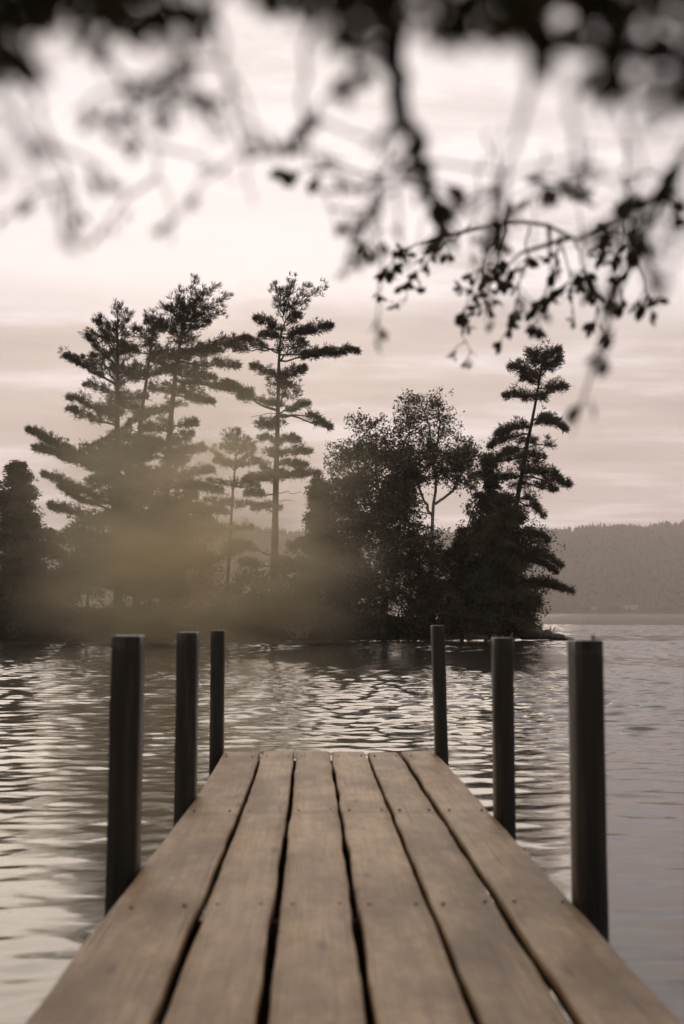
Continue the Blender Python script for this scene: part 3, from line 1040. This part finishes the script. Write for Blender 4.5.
# ------------------------------------------------------------------ the dock
dock = empty('dock', (0, 0, 0), 'weathered wooden dock of six long planks running out over the lake', 'dock')
PL = [(-.505, -.285, -.055), (-.266, -.083, -.035), (-.066, .132, -.015), (.146, .345, .0), (.361, .546, .0), (.569, .772, .0)]
nails = []
for i, (x0, x1, flare) in enumerate(PL):
    y0, y1 = -1.3 + R.uniform(-.05, .05), 7.0 + R.uniform(-.035, .03)
    ny, nx = 150, 8
    b = MB()
    V = []
    seed = 10.0 * i
    tz = R.uniform(-.004, .004)
    for j in range(ny + 1):
        y = y0 + (y1 - y0) * j / ny
        fl = flare * max(0, (5.4 - y) / 2.6) * (.8 if i else 1) if y < 5.4 else 0
        fl = max(fl, flare * 1.25)
        el_ = x0 + (fl * 1.3 if i == 0 else fl) + .0085 * fbm(0, y, 2.1, seed)
        er_ = x1 + (fl * .62 if i == 0 else fl * .75) + .0085 * fbm(0, y, 2.1, seed + 5)
        for k in range(nx + 1):
            t = k / nx
            x = el_ + (er_ - el_) * t
            edge = min(t, 1 - t)
            z = DECK + tz + .0035 * math.cos((t - .5) * 2.6) + .0022 * fbm(x * 3, y, 1.2, seed) - (.007 if edge == 0 else (.0008 if k in (1, nx - 1) else 0))
            # worn rounded board end
            if j == ny:
                z -= .006
            xx = x if k not in (1, nx - 1) else (el_ + .007 if k == 1 else er_ - .007)
            V.append((xx, y + (.006 * fbm(x * 40, 0, 1, seed) if j == ny else 0), z))
    top = len(V)
    V2 = [(v[0], v[1], DECK - .042) for v in V]
    w_ = nx + 1
    q = [(j * w_ + k, j * w_ + k + 1, (j + 1) * w_ + k + 1, (j + 1) * w_ + k) for j in range(ny) for k in range(nx)]
    q2 = [(top + a, top + d_, top + c_, top + b_) for a, b_, c_, d_ in q]
    s_ = []
    for j in range(ny):
        s_.append((j * w_, (j + 1) * w_, top + (j + 1) * w_, top + j * w_))
        s_.append((j * w_ + nx, top + j * w_ + nx, top + (j + 1) * w_ + nx, (j + 1) * w_ + nx))
    for k in range(nx):
        s_.append((k, top + k, top + k + 1, k + 1))
        s_.append((ny * w_ + k, ny * w_ + k + 1, top + ny * w_ + k + 1, top + ny * w_ + k))
    b.add(V + V2, [np.array(q + q2 + s_)])
    pk = b.build('plank', M_DECK, dock)
    for yn in (3.36, 4.9, 6.72):
        for t in (.16, .84):
            nb = MB()
            xn, yy = x0 + (x1 - x0) * t, yn + R.uniform(-.02, .02)
            fl = max(flare * max(0, (5.4 - yy) / 2.6), flare * 1.25)
            nb.tube([(xn + fl * .7, yy, DECK - .01), (xn + fl * .7, yy, DECK + .0075), (xn + fl * .7, yy, DECK + .009)], [.006, .006, .004], 10)
            nb.build('nail', M_IRON, pk)


def box(mb, x0, x1, y0, y1, z0, z1):
    mb.add([(x, y, z) for z in (z0, z1) for y in (y0, y1) for x in (x0, x1)],
           [np.array([(0, 2, 3, 1), (4, 5, 7, 6), (0, 1, 5, 4), (2, 6, 7, 3), (0, 4, 6, 2), (1, 3, 7, 5)])])


for x in (-.47, .70):
    b = MB(); box(b, x, x + .045, -1.2, 6.855, DECK - .24, DECK - .05); b.build('stringer', M_JOIST, dock)
b = MB(); box(b, -.50, .765, 6.86, 6.90, .03, DECK - .045); b.build('header_board', M_JOIST, dock)
for y in (.2, 1.7, 3.36, 4.9, 6.70):
    b = MB(); box(b, -.42, .695, y - .022, y + .022, DECK - .38, DECK - .045); b.build('crossbeam', M_JOIST, dock)


# ------------------------------------------------------------------ posts
def post(xin, d, wd, dp, top, side, label, lean=(0, 0), rz=0.0, bolt=False, taper=0.0):
    """square post standing in the lake just outside the dock edge; xin = its inner face"""
    x = xin + side * wd / 2
    z0 = -.45
    H = DECK + top - z0
    root = empty('dock_post', (x, d + dp / 2, z0), label, 'post', 'posts along the dock')
    root.rotation_euler = (lean[1], lean[0], rz)
    b = MB()
    bv = .003
    cs = [(-wd / 2 + bv, -dp / 2), (wd / 2 - bv, -dp / 2), (wd / 2, -dp / 2 + bv), (wd / 2, dp / 2 - bv),
          (wd / 2 - bv, dp / 2), (-wd / 2 + bv, dp / 2), (-wd / 2, dp / 2 - bv), (-wd / 2, -dp / 2 + bv)]
    n = 40
    V = []
    sd_ = R.uniform(0, 90)
    for j in range(n + 1):
        t = j / n
        for k, (cx, cy) in enumerate(cs):
            g = .0025 * mnoise.noise(Vector((k * 3.1, t * 7, sd_)))
            V.append((cx * (1 + taper * t) + g, cy + g, H * t + (.004 * mnoise.noise(Vector((cx * 30, cy * 30, sd_))) if j == n else 0)))
    cap = len(V)
    for cx, cy in cs:
        V.append((cx * (1 + taper) * .93, cy * .93, H + .005))
    q = [(j * 8 + k, j * 8 + (k + 1) % 8, (j + 1) * 8 + (k + 1) % 8, (j + 1) * 8 + k) for j in range(n + 1) for k in range(8)]
    b.add(V, [np.array(q), np.array([[cap + k for k in range(8)]])])
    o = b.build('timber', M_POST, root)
    if bolt:
        nb = MB()
        nb.tube([(wd * .24, -dp * .2, H), (wd * .24, -dp * .2, H + .010), (wd * .24, -dp * .2, H + .011), (wd * .24, -dp * .2, H + .02)],
                [.0035, .0035, .0065, .0055], 8)
        nb.build('nail', M_IRON, root)


post(-.562, 3.78, .096, .15, .757, -1, 'nearest post on the left side of the dock', lean=(.006, 0), rz=rad(2))
post(-.514, 5.25, .092, .12, .742, -1, 'middle post of the three on the left side of the dock', lean=(.004, 0))
post(-.509, 6.98, .082, .09, .722, -1, 'post at the left corner of the far end of the dock')
post(.783, 3.34, .085, .095, .752, 1, 'nearest and widest post on the right side, with a nail sticking up from its top', bolt=True)
post(.776, 4.74, .080, .09, .728, 1, 'middle post of the three on the right side of the dock')
post(.777, 6.78, .074, .09, .756, 1, 'slightly leaning post at the right corner of the far end of the dock', lean=(-.022, 0))

# ------------------------------------------------------------------ the overhanging tree
OX, OY = 2.5, -2.3
oak = empty('overhanging_tree', (OX, OY, .3), 'out-of-focus leafy branches of a near tree hanging down across the top', 'tree')
tb, lb, cb = MB(), MB(), MB()
tk = np.array([(OX, OY, .2), (OX - .02, OY + .05, 1.2), (OX - .1, OY + .2, 2.2), (OX - .15, OY + .3, 3.2), (OX - .1, OY + .4, 4.6), (OX, OY + .5, 6.5)])
tb.tube(tk, [.24, .19, .17, .15, .11, .04], 14)
LEAF = np.array([(0, 0), (.10, .10), (.09, .20), (.20, .27), (.16, .38), (.27, .50), (.17, .58), (.20, .72), (.09, .80), (0, 1.0)])


def oak_leaf(p, direction, size):
    u = unit(np.asarray(direction, float))
    s_ = unit(np.cross(u, R.normal(size=3)))
    n_ = np.cross(u, s_)
    fold = R.uniform(.1, .5)
    rows = [[], []]
    V = []
    for x, y in LEAF:
        c = p + u * (y + .12) * size - n_ * .12 * size * y * y
        V.append(c)
    for sg in (1, -1):
        for x, y in LEAF[1:-1]:
            c = p + u * (y + .12 + .03) * size - n_ * .12 * size * y * y
            V.append(c + s_ * sg * x * size * 1.15 + n_ * x * fold * size)
    m_ = len(LEAF) - 2
    q, t3 = [], []
    for sg in range(2):
        o = len(LEAF) + sg * m_
        t3.append((0, 1, o)); t3.append((len(LEAF) - 2, len(LEAF) - 1, o + m_ - 1))
        for i in range(m_ - 1):
            q.append((1 + i, 2 + i, o + i + 1, o + i))
    w_ = unit(np.cross(u, n_)) * .012 * size
    k = len(V)
    V += [p - w_, p + w_, p + u * .14 * size + w_, p + u * .14 * size - w_]
    q.append((k, k + 1, k + 2, k + 3))
    cb.add(V, [np.array(q), np.array(t3)])


def twig(P, r0, r1, nl, size, into=None, start=.15, side=.28):
    """P: points; a twig with nl leaves on short side shoots"""
    P = np.array(P, float)
    s = np.concatenate(([0], np.cumsum(np.linalg.norm(np.diff(P, axis=0), axis=1))))
    n = max(8, len(P) * 4)
    ss = np.linspace(0, s[-1], n)
    pts = np.stack([np.interp(ss, s, P[:, i]) for i in range(3)], 1)
    for _ in range(2):
        pts[1:-1] = (pts[:-2] + 2 * pts[1:-1] + pts[2:]) / 4
    pts[1:-1] += R.normal(size=(n - 2, 3)) * .004 * s[-1] ** .5
    (into or cb_tw).tube(pts, np.linspace(r0, r1, n), 6)
    i = 0
    while i < nl:
        t = R.uniform(start, 1)
        k = min(n - 2, int(t * (n - 1)))
        ax = unit(pts[k + 1] - pts[k])
        d = unit(ax * .5 + R.normal(size=3) * .8 + np.array((0, 0, -.25)))
        if d[2] > .3:
            d[2] = -d[2]
        L = side * s[-1] * R.uniform(.15, 1) * .8
        e = pts[k] + d * L
        cb_tw.tube(np.array([pts[k], (pts[k] + e) / 2 + np.array((0, 0, .1 * L)), e]), [r1 * 1.1 + .0008, r1 * .8 + .0006, .0007], 4)
        c = int(R.integers(3, 7))
        for _ in range(c):
            f = R.uniform(.45, 1)
            oak_leaf(pts[k] * (1 - f) + e * f, d + R.normal(size=3) * .7 + np.array((0, 0, -.5)), size * R.uniform(.65, 1.15))
        i += c


cb_tw = lb   # limbs and twigs are one branching part
NEAR = lambda d: .31 * d if d < 2.0 else (d - 2.0) * .62 + .62
px3 = lambda pts: [at(x, y, NEAR(d)) for x, y, d in pts]
# main limb from the trunk, in from the right edge and up across the corner
A = [tk[2], np.array((1.9, -.6, 2.35)), np.array((1.05, .35, 1.95))] + px3([(760, 150, 1.62), (690, 138, 1.62), (655, 128, 1.64), (620, 106, 1.66), (570, 92, 1.68), (530, 66, 1.7), (495, 25, 1.7), (470, -25, 1.7), (430, -90, 1.72)])
twig(A, .009, .0048, 0, .06)
# second limb running over the top of the view to the left
B = [tk[3], np.array((1.7, -.6, 3.1)), np.array((.9, .3, 2.1))] + px3([(480, -190, 1.75), (385, -150, 1.8), (250, -130, 1.7), (120, -110, 1.6), (0, -90, 1.5), (-120, -60, 1.45)])
twig(B, .010, .0035, 0, .06)
# hanging branch in the middle
twig(px3([(395, -150, 1.8), (388, -20, 1.85), (386, 40, 1.9), (396, 85, 2.0), (412, 135, 2.15), (424, 165, 2.3), (428, 190, 2.5), (436, 220, 2.7)]), .008, .0022, 7, .017, start=.3)
# long branch further out carrying the clearer leaves
Cc = [tk[3], np.array((1.9, .2, 2.6))] + px3([(800, 60, 2.0), (690, 150, 2.4), (620, 205, 3.4), (575, 240, 4.2), (540, 232, 4.8), (508, 216, 4.9), (470, 225, 5.0), (430, 240, 5.1)])
twig(Cc, .0016, .0038, 30, .030, start=.5, side=.06)
S5 = [
    [(508, 216, 4.9), (486, 255, 5.0), (466, 300, 5.1), (460, 335, 5.1), (476, 356, 5.1)],
    [(530, 226, 4.8), (524, 270, 5.0), (514, 310, 5.1), (506, 338, 5.2)],
    [(575, 240, 4.6), (588, 280, 4.8), (597, 310, 4.9), (600, 330, 4.9)],
    [(560, 236, 4.7), (552, 280, 4.9), (540, 315, 5.0), (530, 338, 5.1)],
    [(470, 225, 5.0), (438, 250, 5.1), (412, 278, 5.2), (402, 306, 5.2)],
    [(430, 240, 5.1), (402, 252, 5.2), (384, 268, 5.2), (378, 290, 5.3)],
    [(620, 205, 4.3), (636, 260, 4.5), (648, 300, 4.6), (655, 326, 4.6)],
    [(600, 222, 4.4), (616, 262, 4.6), (624, 300, 4.7)],
    [(560, 236, 4.7), (570, 280, 4.9), (572, 316, 5.0)],
    [(508, 216, 4.9), (500, 262, 5.0), (486, 300, 5.1), (484, 322, 5.1)],
]
for s_ in S5:
    twig(px3(s_), .0022, .0008, 40, .030, start=.25, side=.22)
for k in range(7):
    x = 380 + 40 * k + R.uniform(-8, 8)
    d = R.uniform(3.0, 3.7)
    e = R.uniform(225, 285)
    twig(px3([(x + R.uniform(-30, 30), R.uniform(120, 160), 2.5), (x + R.uniform(-12, 12), 195, d - .25), (x, e, d)]), .0010, .0007, 12, .030, start=.4, side=.3)
# softer, nearer sprays
S2 = [
    ([(200, -125, 1.65), (215, 40, 1.9), (232, 110, 2.1), (246, 165, 2.3), (254, 205, 2.4)], 26, .06),
    ([(80, -100, 1.58), (100, 40, 1.9), (140, 120, 2.2), (165, 190, 2.5), (172, 246, 2.6)], 22, .055),
    ([(-60, -75, 1.5), (-10, 30, 1.5), (18, 110, 1.6), (30, 170, 1.7), (30, 215, 1.75)], 17, .06),
    ([(-20, -85, 1.5), (30, 60, 1.8), (55, 150, 2.2), (66, 235, 2.5)], 12, .055),
    ([(300, -138, 1.75), (310, 20, 1.9), (300, 100, 2.2), (320, 180, 2.6), (335, 235, 2.9)], 26, .06),
    ([(530, 66, 1.7), (520, 130, 2.0), (500, 180, 2.4), (480, 205, 2.7)], 24, .055),
    ([(620, 106, 1.66), (640, 170, 1.9), (650, 230, 2.1)], 26, .055),
    ([(570, 92, 1.68), (580, 150, 2.0), (565, 190, 2.4)], 18, .055),
    ([(690, 138, 1.62), (676, 200, 1.8), (672, 270, 2.0)], 16, .055),
    ([(424, 165, 2.3), (380, 200, 2.6), (350, 232, 2.9)], 16, .055),
    ([(150, -115, 1.62), (170, 20, 1.8), (190, 80, 2.0), (205, 130, 2.2)], 22, .055),
    ([(386, 40, 1.9), (350, 70, 2.1), (330, 110, 2.3)], 14, .055),
]
for pts_, n_, sz in S2:
    twig(px3(pts_), .0018, .0006, int(n_ * .85), sz * .28, start=.3, side=.34)
# dense leaves along the top of the view
for k in range(62):
    x = -40 + 770 * (k + R.uniform()) / 62
    edge = abs(x - 330) / 350
    d = R.uniform(1.25, 1.9)
    yb = -2 + 50 * edge ** 1.5 + R.uniform(-14, 16)
    if x > 600:
        yb += 30
    twig(px3([(x + R.uniform(-40, 40), -150, d), (x + R.uniform(-15, 15), -60, d), (x, yb, d + 0.1)]), .0026, .0008, int(8 + 12 * edge), .018, start=.3, side=.3)
# unseen crown clusters added overhead and behind the photographer to shade the near deck
for k in range(380):
    x, y = R.uniform(-3.4, 5.0), R.uniform(-5.5, 3.6)
    z = max(2.7, CAMZ + .62 * y + .45) + R.uniform(0, 2.4)
    c = np.array((x, y, z))
    a_ = tk[2] + (tk[5] - tk[2]) * R.uniform(.2, .95)
    lb.tube(bez(a_, (a_ + c) / 2 + np.array((0, 0, .25)), c, 7), np.linspace(.022, .004, 7), 5)
    off = R.normal(size=(70, 3)) * np.array((.30, .30, .14))
    off[:, 2] = np.maximum(off[:, 2], -.22)
    cards(cb, c + off, .105, .5)
tb.build('trunk', M_OAKBARK, oak, (OX, OY, .3), True)
lb.build('limbs', M_OAKBARK, oak, (OX, OY, .3), True)
cb.build('crown', M_OAK, oak, (OX, OY, .3))
